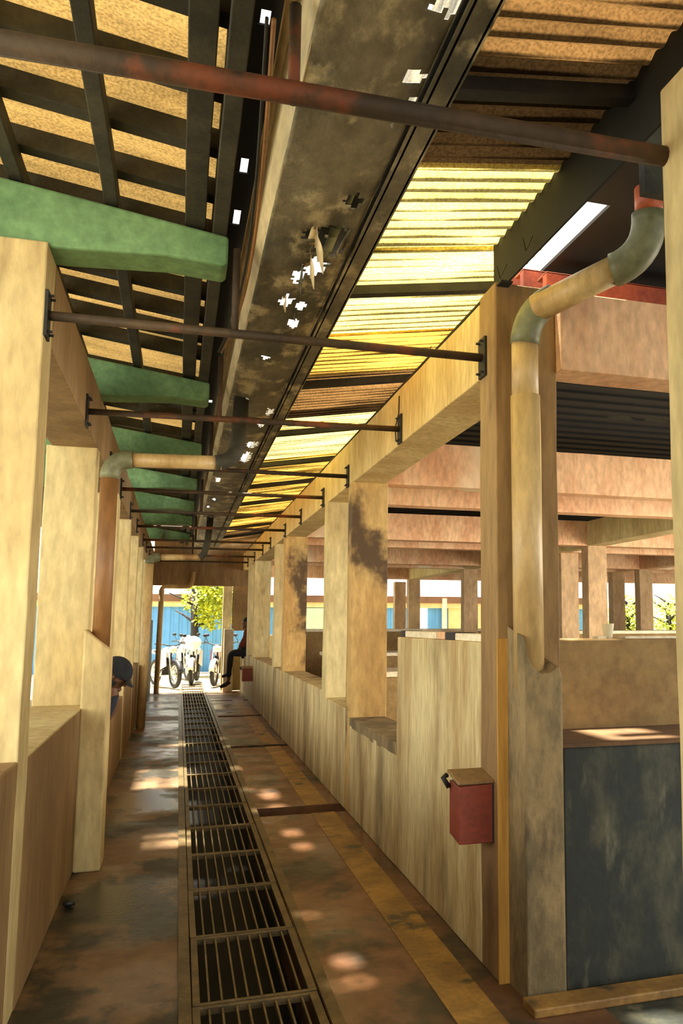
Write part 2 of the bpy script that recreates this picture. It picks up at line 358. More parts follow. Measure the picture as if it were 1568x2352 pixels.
# ------------------------------------------------------------------ corridor beams and walls
def beam(x0, x1, y0, y1, z0, z1, m, label, seed=0, group=None):
    return tag(link('concrete_beam', rough_box(x0, x1, y0, y1, z0, z1, step=.2, seed=seed), m, bevel=.006), label, 'beam', group)
beam(XR, 1.61, 3.68, 19.2, 2.655, 3.03, BEAM, 'long yellow concrete beam running over the right-hand columns', 3)
beam(XL-.28, XL, 3.80, 19.2, 2.655, 3.03, WALLL, 'long shade-browned concrete beam running over the left-hand columns', 4)
def wall(name, *a, m=WALLR, seed=0): return struct(name, rough_box(*a, step=.2, seed=seed), m, bevel=.008)
wall('wall_right', XR, 1.50, 3.68, 5.24, 0, 1.41, seed=1)
wall('wall_right', XR, 1.62, 5.24, 6.77, 0, .70, seed=2)
wall('wall_right', XR, 1.62, 6.95, 7.97, 0, .80, seed=3)
wall('wall_right', XR, 1.62, 8.17, 11.38, 0, .86, seed=4)
wall('wall_right', XR, 1.62, 11.6, 12.55, 0, .86, seed=5)
wall('wall_right', XR, 1.62, 12.75, 16.1, 0, .86, seed=6)
wall('wall_right', XR, 1.62, 16.35, 17.15, 0, .86, seed=7)
wall('wall_right', XR, 1.62, 17.7, 19.3, 0, .80, seed=8)
wall('wall_end', 1.14, 1.62, 19.5, 19.62, 0, .86, m=CREAM, seed=71)
wall('wall_end', 1.14, 1.62, 19.5, 19.62, 1.32, 2.4, m=TAN, seed=72)
# worn mortar sill in the near gap
bm = bmesh.new()
for i in range(14):
    y0 = 5.24+i*.109; d = .02+.02*mn.noise(Vector((i*.9, 0, 3)))
    box(bm, XR-.004, 1.62, y0, y0+.109, .70-d*1.4, .74+.35*d)
struct('trim_3', bm, MOSS, bevel=.004)
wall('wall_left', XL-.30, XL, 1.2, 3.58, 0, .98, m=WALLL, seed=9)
wall('wall_left', XL-.30, XL, -4.5, 1.2, 0, 3.3, m=WALLL, seed=8)  # added unseen full-height wall, keeps the yard lamp off the right side
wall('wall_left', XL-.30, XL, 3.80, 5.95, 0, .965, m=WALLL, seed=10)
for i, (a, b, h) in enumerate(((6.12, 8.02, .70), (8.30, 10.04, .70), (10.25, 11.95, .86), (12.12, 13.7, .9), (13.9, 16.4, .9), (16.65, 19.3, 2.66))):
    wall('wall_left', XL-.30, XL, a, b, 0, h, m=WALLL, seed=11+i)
bm = bmesh.new(); box(bm, XL-.32, XL+.0, 3.80, 5.95, .965, .975); struct('trim_4', bm, CREAM)
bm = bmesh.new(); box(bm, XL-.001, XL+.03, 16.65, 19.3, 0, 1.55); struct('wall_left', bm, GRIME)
# left base box round the downpipe
bm = bmesh.new()
v = box(bm, XL-.002, -.40, 5.70, 5.96, 0, 1.46)
for q in (v[5], v[6]): q.co.z -= .13
o = link('pipe_casing', bm, CREAM, bevel=.012)
tag(o, 'cream concrete boxing standing round the foot of the left downpipe', 'pipe casing')

# cross wall with its dark basin, right
wall('wall_right', 1.63, 4.2, 3.76, 3.92, .9, 1.42, m=TAN, seed=20)
wall('wall_right', 1.56, 4.2, 3.30, 3.76, 0, .98, m=GRIME, seed=21)
bm = rough_box(1.55, 4.2, 3.285, 3.77, .975, .99, step=.3); struct('trim_5', bm, OLDTOP)

# ------------------------------------------------------------------ hall on the right: transverse beams, columns, roof
for i, (a, b, lab) in enumerate(((3.40, 3.60, 'pink concrete beam behind the pale pipe elbow, nearest in the hall'), (6.77, 6.95, 'pink concrete cross beam in the hall, second from the camera'),
        (7.97, 8.17, 'pink concrete cross beam close behind the second one'), (11.38, 11.6, 'pink concrete cross beam in the middle of the hall'),
        (12.55, 12.75, 'pink concrete cross beam close behind the middle one'), (16.1, 16.3, 'far pink concrete cross beam over the counters'),
        (17.15, 17.35, 'farther pink concrete cross beam just over the bright openings'), (21.8, 22.0, 'last pink concrete cross beam before the yard'))):
    beam(1.61 if i else 1.63, 15.5, a, b, 2.655, 3.03, PINK, lab, 40+i)
for i, x in enumerate((5.84, 9.5)):
    beam(x, x+.3, 3.6, 21.8, 2.657, 3.028, CREAM if i == 0 else PINK, ['cream lengthwise beam over the first row of hall columns', 'pink lengthwise beam over the second row of hall columns'][i], 50+i)
HP = mat('hall_column_plaster', (192, 162, 122), (168, 138, 100), scale=2, stretch=(1, 1, .4), stain=(206, 176, 126), stain_lim=(.55, .7))
hc = [(5.84, 11.38, 'pinkish hall column at the end of the cream lengthwise beam'), (6.02, 12.7, 'grey-pink hall column just left of the one under the cream beam'),
      (5.84, 17.2, 'hall column with a pipe beside it, seen left of the near right-hand column'), (5.84, 21.8, 'broad far hall column standing against the blue wall'),
      (5.84, 23.3, 'farthest hall column, thin with a pipe beside it'), (9.5, 16.1, 'dark hall column between the two tree-filled openings'),
      (9.5, 17.3, 'dark hall column left of the tree-filled openings')]
for i, (x, y, lab) in enumerate(hc):
    column(x, x+.32, y, y+.22, 2.66, HP, lab, 60+i)
for i, (x, y) in enumerate(((6.28, 17.25), (6.0, 23.1))):
    t = tag(link('downpipe', T([(x+(.08 if i == 0 else .28), y, 0), (x+(.08 if i == 0 else .28), y, 2.6)], .075), PIPE), ['pale downpipe beside a hall column, seen left of the near column', 'pale downpipe beside the farthest hall column'][i], 'pipe')
# dark ribbed hall roof with a few small translucent panes let into it
PANES = [(3.55, 6.35), (3.92, 6.35), (3.0, 10.7), (3.6, 10.7)]
bm = bmesh.new()
for y0, y1 in ((4.3, 24.6),):
    n = int((y1-y0)/.11)
    for k in range(n):
        a = y0+k*.11; z = 3.30+(.02 if k % 2 else 0); x = 1.60
        for px, py in sorted(PANES):
            if a <= py+.05 < a+.11: box(bm, x, px, a, a+.111, z, z+.05); x = px+.26
        box(bm, x, 16, a, a+.111, z, z+.05)
struct('ceiling', bm, DARKROOF)
# red painted purlins above the near hall beam
for i, (y, z) in enumerate(((3.75, 3.22), (4.05, 3.36))):
    bm = bmesh.new(); box(bm, 1.72, 6, y, y+.05, z-.06, z+.06); box(bm, 1.72, 6, y, y+.12, z+.05, z+.062)
    tag(link('roof_purlin', bm, REDROOF, bevel=.003), ['red painted steel purlin just above the nearest pink beam', 'upper red painted steel purlin seen behind the pipe elbow'][i], 'purlin')
bm = bmesh.new(); box(bm, 1.93, 8, .5, 4.35, 3.52, 3.54); box(bm, 1.38, 1.95, .5, 3.42, 3.50, 3.52); struct('ceiling', bm, DARKROOF)
bm = bmesh.new(); box(bm, 1.60, 8, 4.3, 4.36, 3.28, 3.54); struct('ceiling', bm, mat('rust_red_sheet', (150, 70, 40), (110, 50, 32), scale=2, fine=.2))
bm = bmesh.new(); box(bm, 1.60, 1.80, 2.60, 2.64, 3.10, 3.5); box(bm, 1.56, 1.95, 2.70, 2.74, 3.32, 3.5)
tag(link('roof_bracket', bm, WOOD), 'dark steel roof bracket above the pipe elbow, right', 'bracket')
PANEM = sheet_mat('roof_pane', (250, 240, 200), .6, 1.0)
# small roof light panes in the hall roof
for i, (x, y) in enumerate(((3.55, 6.35), (3.92, 6.35), (3.0, 10.7), (3.6, 10.7))):
    bm = B(x-.01, x+.27, y-.08, y+.17, 3.352, 3.358)
    tag(link('skylight_pane', bm, PANEM), ['small lit roof pane, left of the near two', 'small lit roof pane, right of the near two', 'tiny lit roof pane far in the hall, left one', 'tiny lit roof pane far in the hall, right one'][i], 'roof light')

# counters and ledges in the hall
def counter(x0, x1, y0, y1, h, lab):
    t = thing('market_counter', lab, 'counter', ((x0+x1)/2, (y0+y1)/2, 0)); c = t.location
    bm = B(x0-c.x, x1-c.x, y0-c.y, y1-c.y, 0, h-.06); link('body', bm, TAN, t, bevel=.01)
    bm = B(x0-c.x-.05, x1-c.x+.05, y0-c.y-.05, y1-c.y+.05, h-.06, h); link('worktop', bm, WHITE, t, bevel=.01)
counter(1.9, 5.2, 9.2, 9.9, .96, 'tiled hall counter seen through the gap beyond the brown column')
counter(2.4, 5.4, 13.9, 14.7, 1.0, 'pale topped hall counter in the far bays')
counter(6.6, 9.2, 13.4, 14.2, 1.36, 'tall hall counter below the tree-filled openings')
counter(2.6, 9.0, 18.3, 18.9, 1.36, 'long tall counter under the blue wall at the back of the hall')
wall('wall_back', 2.0, 15.5, 24.2, 24.4, 0, 1.15, m=CREAM, seed=30)
for i, (y0, y1, z, m, nm, lab) in enumerate(((4.46, 5.12, .038, WHITE, 'ledge_board', 'white board lying on the near parapet, left piece'), (3.70, 4.12, .036, WHITE, 'ledge_board', 'white board lying on the near parapet beside the column'),
        (4.30, 4.44, .04, PINK, 'brick', 'pinkish brick lying between the boards on the parapet'), (4.13, 4.29, .04, BARK, 'brick', 'dark brick lying between the boards on the parapet'), (5.14, 5.23, .04, BARK, 'brick', 'dark brick at the open end of the parapet'))):
    tag(link(nm, B(1.35, 1.47, y0, y1, 1.41, 1.41+z), m, bevel=.004), lab, 'board' if 'board' in nm else 'brick')
bm = bmesh.new(); tube(bm, [(0, 0, 0), (0, 0, .075)], [.022, .032], 14, cap=False); tube(bm, [(0, 0, .004), (0, 0, .006)], .021, 14)
tag(link('cup', bm, CLEARG, loc=(2.07, 3.83, 1.42), smooth=True), 'cloudy plastic cup standing on top of the cross wall', 'cup')
for i, (x0, x1, m, lab) in enumerate(((1.99, 2.035, WHITE, 'small white scrap on the cross wall left of the cup'), (2.14, 2.55, WHITE, 'flat white strip lying on the cross wall right of the cup'))):
    tag(link('paper_strip', B(x0, x1, 3.78, 3.85, 1.42, 1.432), m), lab, 'strip')

# ------------------------------------------------------------------ pipes
P = thing('downpipe', 'large pale downpipe on the near right-hand column, bending up to the roof', 'pipe', (1.43, 3.36, 1.28))
def relp(o, par): return rel(o, par)
relp(link('lower_pipe', T([(1.435, 3.36, 1.22), (1.43, 3.36, 2.5)], .066, 20), PIPE, smooth=True), P)
relp(link('upper_pipe', T([(1.43, 3.36, 2.46), (1.43, 3.36, 2.78)], .060, 20), PIPE, smooth=True), P)
relp(link('lower_elbow', T(arc((1.43, 3.36, 2.74), (1.43, 3.34, 2.89), (1.53, 3.25, 2.925), 8), .066, 20), PIPEG, smooth=True), P)['label'] = 'grey-green elbow fitting'
relp(link('slanted_pipe', T([(1.46, 3.30, 2.885), (1.735, 3.0, 3.0)], .062, 20), PIPE, smooth=True), P)
relp(link('upper_elbow', T([(1.70, 3.03, 2.985)]+arc((1.72, 3.01, 2.99), (1.81, 2.91, 3.03), (1.80, 2.9, 3.19), 8), .072, 20), PIPEG, smooth=True), P)['label'] = 'dark green-grey elbow fitting'
relp(link('orange_stub', T([(1.80, 2.9, 3.17), (1.80, 2.9, 3.30)], .058, 20), PIPEO, smooth=True), P)['label'] = 'orange pipe end under the roof'
P = thing('downpipe', 'brown downpipe on the left, boxed at its foot and crossing under the ceiling', 'pipe', (-.47, 5.86, 1.3))
relp(link('vertical_pipe', T([(-.47, 5.86, 1.3), (-.465, 5.86, 2.47)], .055, 18), PIPEB, smooth=True), P)
relp(link('elbow', T(arc((-.465, 5.86, 2.44), (-.465, 5.86, 2.57), (-.33, 5.86, 2.575), 8), .062, 18), PIPEG, smooth=True), P)['label'] = 'grey-green elbow fitting'
relp(link('cross_pipe', T([(-.36, 5.86, 2.57), (.24, 5.86, 2.585)], .047, 18), PIPE, smooth=True), P)
relp(link('gutter_elbow', T(arc((.20, 5.86, 2.585), (.34, 5.86, 2.59), (.35, 5.90, 2.76), 6)+[Vector((.37, 6.0, 3.09))], .052, 18), WOOD, smooth=True), P)['label'] = 'grey-green elbow rising to the gutter'
P = thing('downpipe', 'farther left-hand downpipe crossing under the ceiling near the exit', 'pipe', (-.43, 13.1, 0))
relp(link('vertical_pipe', T([(-.47, 13.1, 0), (-.44, 13.1, 2.38)], .062, 16), PIPE, smooth=True), P)
relp(link('elbow', T(arc((-.44, 13.1, 2.36), (-.44, 13.1, 2.46), (-.3, 13.1, 2.465), 6), .066, 14), PIPEG, smooth=True), P)
relp(link('cross_pipe', T([(-.32, 13.1, 2.46), (.28, 13.1, 2.47)], .047, 14), PIPE, smooth=True), P)
relp(link('gutter_elbow', T(arc((.26, 13.1, 2.47), (.38, 13.1, 2.47), (.40, 13.1, 3.1), 6), .05, 14), WOOD, smooth=True), P)
P = thing('downpipe', 'thin pale pipe framing the bright exit, bending under the gutter end', 'pipe', (-.39, 19.3, 0))
relp(link('vertical_pipe', T([(-.40, 19.12, 0), (-.37, 19.12, 2.2)], .055, 12), PIPE, smooth=True), P)
relp(link('cross_pipe', T(arc((-.37, 19.12, 2.18), (-.37, 19.12, 2.27), (-.28, 19.12, 2.27), 5)+arc((.15, 19.12, 2.27), (.27, 19.12, 2.27), (.27, 19.1, 2.6), 6), .045, 12), PIPE, smooth=True), P)

# ------------------------------------------------------------------ gutter
G = thing('roof_gutter', 'long dark corroded metal gutter with rusted holes, hung over the middle of the corridor', 'gutter', (.45, 9, 3.1))
Y0, Y1 = .6, 19.0
holes = [(.54, 3.36, .075, .15), (.46, 3.30, .03, .06), (.47, 3.75, .02, .10), (.615, 1.90, .045, .05), (.60, 2.22, .03, .035), (.618, 2.36, .028, .04), (.575, 2.99, .032, .05), (.520, 3.62, .05, .10), (.45, 4.05, .03, .07), (.53, 4.12, .025, .05), (.525, 4.35, .03, .06),
         (.44, 5.0, .02, .03), (.60, 6.35, .03, .10), (.58, 6.75, .03, .12), (.57, 7.6, .05, .14), (.42, 7.5, .02, .1), (.56, 8.2, .05, .22), (.40, 8.4, .02, .12), (.36, 9.6, .025, .15), (.38, 11.2, .02, .1), (.33, 12.0, .02, .15), (.455, 3.72, .02, .05)]
bm = bmesh.new(); NX, NY = 26, int((Y1-Y0)/.022); grid = []
for j in range(NY+1):
    y = Y0+(Y1-Y0)*j/NY; row = []
    for i in range(NX+1):
        x = .29+(.64-.29)*i/NX
        n = mn.noise_vector(Vector((x*9, y*3.1, 5)))
        z = 3.10+n.z*.012-.015*math.sin(PI*i/NX)
        row.append(bm.verts.new((x+n.x*.004, y+n.y*.014, z)))
    grid.append(row)
for j in range(NY):
    for i in range(NX):
        c = (grid[j][i].co+grid[j+1][i+1].co)/2; dead = False
        for hx, hy, rx, ry in holes:
            w = 1+1.3*mn.noise(Vector((c.x*55, c.y*34, 1)))
            if ((c.x-hx)/rx)**2+((c.y-hy)/ry)**2 < w: dead = True
        if not dead: bm.faces.new((grid[j][i], grid[j][i+1], grid[j+1][i+1], grid[j+1][i]))
bmesh.ops.delete(bm, geom=[v for v in bm.verts if not v.link_faces], context='VERTS')
o = rel(link('gutter_floor', bm, GUT, smooth=True), G); sm = o.modifiers.new('s', 'SOLIDIFY'); sm.thickness = .003
bm = bmesh.new()
NYS = 60; prev = None
for j in range(NYS+1):
    y = Y0+(Y1-Y0)*j/NYS; w = .006*mn.noise(Vector((0, y*1.3, 8)))
    row = [bm.verts.new((.292, y, 3.098)), bm.verts.new((.262+w, y, 3.17)), bm.verts.new((.262+w, y, 3.32)), bm.verts.new((.235+w, y, 3.322)), bm.verts.new((.232+w, y, 3.29))]
    if prev:
        for a in range(4): bm.faces.new((prev[a], prev[a+1], row[a+1], row[a]))
    prev = row
o = rel(link('gutter_side', bm, GUTL), G); sm = o.modifiers.new('s', 'SOLIDIFY'); sm.thickness = .004; o['label'] = 'paler grey rolled left side of the gutter'
bm = bmesh.new(); prev = None
for j in range(NYS+1):
    y = Y0+(Y1-Y0)*j/NYS
    row = [bm.verts.new((.638, y, 3.098)), bm.verts.new((.655, y, 3.16)), bm.verts.new((.66, y, 3.34))]
    if prev:
        for a in range(2): bm.faces.new((prev[a], prev[a+1], row[a+1], row[a]))
    prev = row
o = rel(link('gutter_wall', bm, GUT), G); sm = o.modifiers.new('s', 'SOLIDIFY'); sm.thickness = .004
# torn flaps of metal hanging at the big holes
def flap(bm, x, y, w, l, dirx, droop):
    pv = None
    for k in range(7):
        t = k/6; xx = x+dirx*l*t*(1-.4*t); zz = 3.09-droop*t*t*(1.2-.2*math.sin(t*9)); ww = w*(1-t)*(1+.3*math.sin(k*2.1))+.002
        row = [bm.verts.new((xx, y-ww, zz)), bm.verts.new((xx+.01*math.sin(k), y+ww*.7, zz-.006*math.cos(k*1.7)))]
        if pv: bm.faces.new((pv[0], pv[1], row[1], row[0]))
        pv = row
bm = bmesh.new()
for fk, a in enumerate(((.455, 3.36, .13, .13, .85, .13), (.612, 3.34, .12, .08, -.8, .07), (.47, 3.56, .10, .12, .6, .12), (.455, 3.62, .10, .05, .35, .13), (.43, 4.0, .05, .06, .3, .08), (.50, 4.2, .04, .05, .4, .05), (.56, 7.5, .05, .06, -.4, .08), (.60, 2.42, .03, .04, -.6, .04))):
    bm = bmesh.new(); flap(bm, *a)
    o = rel(link('torn_flap', bm, GUTL if fk in (0, 2, 4) else GUT, smooth=True), G); sm = o.modifiers.new('s', 'SOLIDIFY'); sm.thickness = .003
# dark sheet added above the largest hole so that it looks dark
bm = bmesh.new(); prev = None
for j in range(17):
    y = 2.70+j*.09
    row = [bm.verts.new((.30+.38*i/6, y, 3.345+.014*math.sin(i*2+j)+(0 if j < 11 else .02))) for i in range(7)]
    if prev:
        for i in range(6): bm.faces.new((prev[i], prev[i+1], row[i+1], row[i]))
    prev = row
rel(link('dark_backing_sheet', bm, DARKROOF), G)
# steel channel beside the gutter
bm = bmesh.new(); box(bm, .655, .742, Y0, Y1, 3.085, 3.092); box(bm, .665, .672, Y0, Y1, 3.085, 3.17); box(bm, .728, .735, Y0, Y1, 3.085, 3.17)
tag(link('steel_channel', bm, GUT), 'dark steel channel running along the right side of the gutter', 'beam')
# fascia board and inner plate, left of the gutter
tag(link('fascia_board', rough_box(.078, .138, .6, 19, 3.172, 3.36, step=.3, amp=.003), WOOD, bevel=.004), 'dark timber fascia board running left of the gutter', 'board')
tag(link('wall_plate', rough_box(-.035, .05, .6, 19, 3.205, 3.31, step=.3, amp=.003, seed=4), WOOD, bevel=.004), 'dark timber eaves plate beside the fascia board', 'timber')

# ------------------------------------------------------------------ left roof: cantilevers, purlins, rafters, sheet
def rz(x): return 3.20-.13*(x-.05)
cant = [1.55, 3.60, 5.95, 8.05, 10.08, 11.98, 13.75, 16.45]
cl = ['green concrete cantilever bracket nearest the camera, cut by the top of the frame', 'large light green concrete cantilever bracket over the near left column', 'second green concrete cantilever bracket, over the column with the downpipe',
      'green concrete cantilever just beyond the brown cross pipe', 'fourth green concrete cantilever counted from the near left column', 'fifth dim green cantilever down the corridor', 'sixth dim green cantilever down the corridor', 'farthest green cantilever by the exit']
for i, y in enumerate(cant):
    bm = bmesh.new(); p = [(-1.6, 3.02), (-.5, 3.02), (-.1, 3.045), (.130, 3.03), (.148, 3.045), (.148, 3.165), (-.5, 3.255), (-1.6, 3.40)]
    a = [bm.verts.new((x, y, z)) for x, z in p]; b = [bm.verts.new((x, y+.20, z)) for x, z in p]
    bm.faces.new(a); bm.faces.new(b[::-1])
    for k in range(len(p)): bm.faces.new((a[(k+1) % len(p)], a[k], b[k], b[(k+1) % len(p)]))
    tag(link('cantilever_bracket', bm, GREEN, bevel=.012), cl[i], 'bracket')
for i, (x, lab) in enumerate(((-.335, 'dark roof purlin running lengthwise, middle of the three on the left roof'), (-.70, 'dark roof purlin running lengthwise over the left beam'), (-1.10, 'dark roof purlin running lengthwise, farthest left'))):
    z = rz(x)+.0
    tag(link('roof_purlin', rough_box(x-.025, x+.03, .6, 19, z, z+.08, step=.3, amp=.004, seed=7+i), WOOD, bevel=.004), lab, 'purlin')
def rafter():
    bm = bmesh.new(); x0, x1 = -1.6, .10
    zs = [(x0, rz(x0)+.08), (x1, rz(x1)+.08)]
    v = box(bm, x0, x1, -.035, .035, 0, .085)
    for q in v: q.co.z += rz(q.co.x)+.08
    return tag(link('roof_rafter', bm, WOOD, bevel=.004), 'dark cross rafter under the tan sheets of the left roof', 'rafter', 'cross rafters of the left roof')
r0 = None; y = .9; n = 0
while y < 18.9:
    if all(not (c-.05 < y < c+.25) for c in cant) and not 8.95 < y < 9.85:
        r = rafter() if r0 is None else r0.copy()
        if r0 is None: r0 = r
        else: C.objects.link(r)
        r.location = (0, y, random.uniform(-.006, .006)); r.rotation_euler = (0, 0, random.uniform(-.008, .008)); n += 1
        r['label'] = 'dark cross rafter of the left roof, near the camera above the wide gaps' if y < 3.5 else 'dark cross rafter of the left roof, between the two nearest green brackets' if y < 5.95 else 'dark cross rafter of the left roof, far down the corridor'
    y += .375
bm = bmesh.new(); NY2 = 150; prev = None
for j in range(NY2+1):
    y = .6+18.6*j/NY2
    row = [bm.verts.new((x, y, rz(x)+.17+.006*math.sin(y*24))) for x in (-1.9, -1.0, -.4, .06, .10)]
    if prev:
        yy = y
        for i in range(4):
            if i == 2 and (8.85 < yy < 10.0 or 11.5 < yy < 12.0 or 6.78 < yy < 7.15): continue
            if i == 1 and 8.85 < yy < 10.0: continue
            bm.faces.new((prev[i], prev[i+1], row[i+1], row[i]))
    prev = row
o = struct('ceiling', bm, SHEETT)
# dark flashing over the slot between fascia and gutter, with a few open joints
bm = bmesh.new(); y = .6
for a, b in ((.6, 2.28), (2.36, 2.43), (2.50, 3.30), (3.42, 3.75), (3.9, 7.2), (7.3, 19.3)): box(bm, .09, .212, a, b, 3.365, 3.372)
box(bm, .205, .30, .6, 19.3, 3.372, 3.379); box(bm, .09, .175, .6, 19.3, 3.372, 3.379)
struct('ceiling', bm, DARKROOF)
# left hall ceiling farther out
bm = bmesh.new(); box(bm, -9, -1.9, .6, 19, 3.46, 3.48); struct('ceiling', bm, DARKROOF)
beam(XL, 1.62, 19.2, 19.35, 2.30, 3.55, WALLL, 'brown concrete lintel over the bright exit', 70)

# ------------------------------------------------------------------ right roof: translucent sheets, rafters, edge angle
def corr(name, ya, yb, m, label, lift=0):
    bm = bmesh.new(); prev = None; n = max(2, int((yb-ya)/.0085))
    for j in range(n+1):
        y = ya+(yb-ya)*j/n; w = .009*math.sin(2*PI*y/.085)
        row = [bm.verts.new((x, y, 3.185+lift+.16*(x-.70)+w)) for x in (.70, .9, 1.1, 1.25, 1.42 if ya < 3.6 else 1.64)]
        if prev:
            for i in range(4): bm.faces.new((prev[i], prev[i+1], row[i+1], row[i]))
        prev = row
    return tag(link('roof_sheet', bm, m, smooth=True), label, 'roof sheet')
sh = [(.6, 2.22, BRN, 'amber brown corrugated roof sheet at the top right of the picture'), (2.2, 2.86, BRND, 'dark grimy corrugated roof sheet crossed by the rusty tie bar'),
      (2.84, 3.62, YEL, 'bright yellow ribbed translucent roof sheet nearest the camera'), (3.60, 4.82, YEL, 'bright yellow translucent sheet crossed by the first black rafter'),
      (4.8, 5.72, YELD, 'golden translucent sheet above the second rusty tie bar'), (5.7, 6.75, BRN, 'orange brown translucent sheet in the mid corridor'), (6.73, 7.0, BRND, 'dark sheet strip before the pale ribbed one'),
      (6.98, 8.9, YEL, 'pale yellow ribbed sheet in the middle of the corridor'), (8.88, 10.4, YELD, 'golden translucent sheet beyond the pale ribbed one'),
      (10.38, 13.2, YELD, 'golden translucent sheet in the far part of the corridor'), (13.18, 16.2, YELD, 'golden translucent sheet near the exit'), (16.18, 19.1, BRN, 'brown translucent sheet over the exit')]
for i, (a, b, m, lab) in enumerate(sh): corr('roof_sheet', a, b, m, lab, lift=.004*(i % 2))
for i, y in enumerate((1.75, 2.30, 4.0, 5.75, 7.35, 8.9, 10.4, 12.0, 13.6, 15.2, 16.8)):
    bm = bmesh.new(); v = box(bm, .67, 1.40 if y < 3 else 1.62, y-.028, y+.028, 0, .05)
    for q in v: q.co.z += 3.112+.16*(q.co.x-.70)
    tag(link('roof_rafter', bm, STEELD, bevel=.003), ['black steel rafter above the top right corner', 'black steel rafter between the amber and dark sheets', 'black steel rafter across the bright yellow sheets, nearest', 'black steel rafter across the golden sheets'][i] if i < 4 else 'black steel rafter under the yellow sheets far down the corridor', 'rafter', None if i < 4 else 'far steel rafters of the yellow roof')
bm = bmesh.new(); box(bm, 1.385, 1.392, 3.6, 19, 3.037, 3.11); box(bm, 1.375, 1.385, .6, 3.6, 3.05, 3.32); box(bm, 1.335, 1.392, 3.4, 19, 3.037, 3.045)
tag(link('edge_angle', bm, DARKROOF), 'dark steel angle along the top of the right beam holding the yellow sheets', 'steel angle')
# tie bars with wall plates and posts
def tiebar(y, z0, z1, lab, post=None, r=.024, x0=XL, x1=XR, grp=None):
    t = thing('tie_bar', lab, 'tie bar', (0, y, (z0+z1)/2), group=grp)
    rel(link('bar', T([(x0, y, z0), (x1, y, z1)], r, 12), RUST, smooth=True), t)
    for x, z, s in ((x0, z0, 1), (x1, z1, -1)):
        bm = bmesh.new(); box(bm, min(x, x+s*.012), max(x, x+s*.012), y-.045, y+.045, z-.095, z+.095)
        for dy in (-.03, .03):
            for dz in (-.075, .075): tube(bm, [(x, y+dy*.8, z+dz), (x+s*.03, y+dy*.8, z+dz)], .006, 6)
        rel(link('wall_plate', bm, STEELD), t)
    if post: rel(link('post', T([(post, y, z0), (post, y, 3.12)], [.016, .016], 10), RUST, smooth=True), t)
tiebar(2.07, 2.845, 2.90, 'thick rusty tie bar crossing the top of the picture', post=.236, r=.030, x0=-1.0, x1=1.5)
tiebar(3.62, 2.735, 2.745, 'second rusty tie bar, bolted to the near right column head', post=.185, r=.020)
tiebar(5.19, 2.72, 2.75, 'third tie bar, below the golden roof sheets', post=.19, r=.019)
for i, y in enumerate((6.97, 8.25, 9.85, 11.4, 13.3, 14.6, 16.2, 17.8)):
    tiebar(y, 2.73, 2.735, ['tie bar at the foot of the long yellow beam over the second column', 'tie bar just beyond the second pair of columns'][i] if i < 2 else 'thin tie bar far down the corridor near the exit', post=None if i % 2 else .2, r=.018, grp=None if i < 2 else 'far tie bars')
# sagging cables beside the gutter
for i, (dx, lab) in enumerate(((0, 'thin dark cable sagging along the left side of the gutter'), (.018, 'pale cable sagging beside the dark one by the gutter'))):
    pts = []
    for k in range(15):
        t = k/14; y = 2.1+t*2.9; pts.append((.165+dx+.05*math.sin(PI*t), y, 2.99+.10*(2*t-1)**2))
    tag(link('cable', T(pts, .005+.002*i, 8), [STEELD, PIPEB][i], smooth=True), lab, 'cable')
for i, y in enumerate((3.1, 3.4, 4.6)):
    bm = T([(1.36, y, 3.12), (1.33, y, 3.05), (1.31, y-.01, 3.10)], .003, 5)
    tag(link('wire_tie', bm, STEELD), 'short wire tie poking below the edge of the yellow sheets', 'wire', 'wire ties at the sheet edge')
# conduit on near beam
pts = [(1.325, 5.22, 2.98), (1.322, 5.22, 2.86), (1.315, 5.28, 2.78), (1.325, 5.3, 2.7)]
tag(link('wire', T(pts, .004, 6), STEELD), 'thin wire hanging on the face of the long yellow beam', 'wire')

# ------------------------------------------------------------------ red boxes
def redbox(x, y, z, w, d, h, lab, cr):
    t = thing('red_box', lab, 'box', (x, y, z))
    bm = bmesh.new(); v = box(bm, -w, 0, 0, d, 0, h); v[4].co.z -= .01
    v[3].co.z += .02
    link('body', bm, REDBOX, t, bevel=.005)
    bm = bmesh.new(); v = box(bm, -w-.008, 0, -.008, d+.01, h, h+.014)
    for q in (v[2], v[3], v[6], v[7]): q.co.z += .03
    link('lid', bm, WALLL, t, bevel=.004)['label'] = 'dusty sloping lid'
    bm = bmesh.new(); box(bm, -.006, .0, -.006, d, .0, h); link('back_plate', bm, STEELD, t)
    link('latch', T([(-w-.005, d*.9, h-.03), (-w-.03, d*.95, h+.01), (-w-.01, d*1.02, h+.02)], .012, 8), STEELD, t)
redbox(XR, 3.52, .555, .158, .14, .25, 'red metal box fixed to the near right wall, low by the column', 1)
redbox(XR, 16.0, .43, .19, .14, .23, 'small red metal box on the right wall below the seated person', 1)

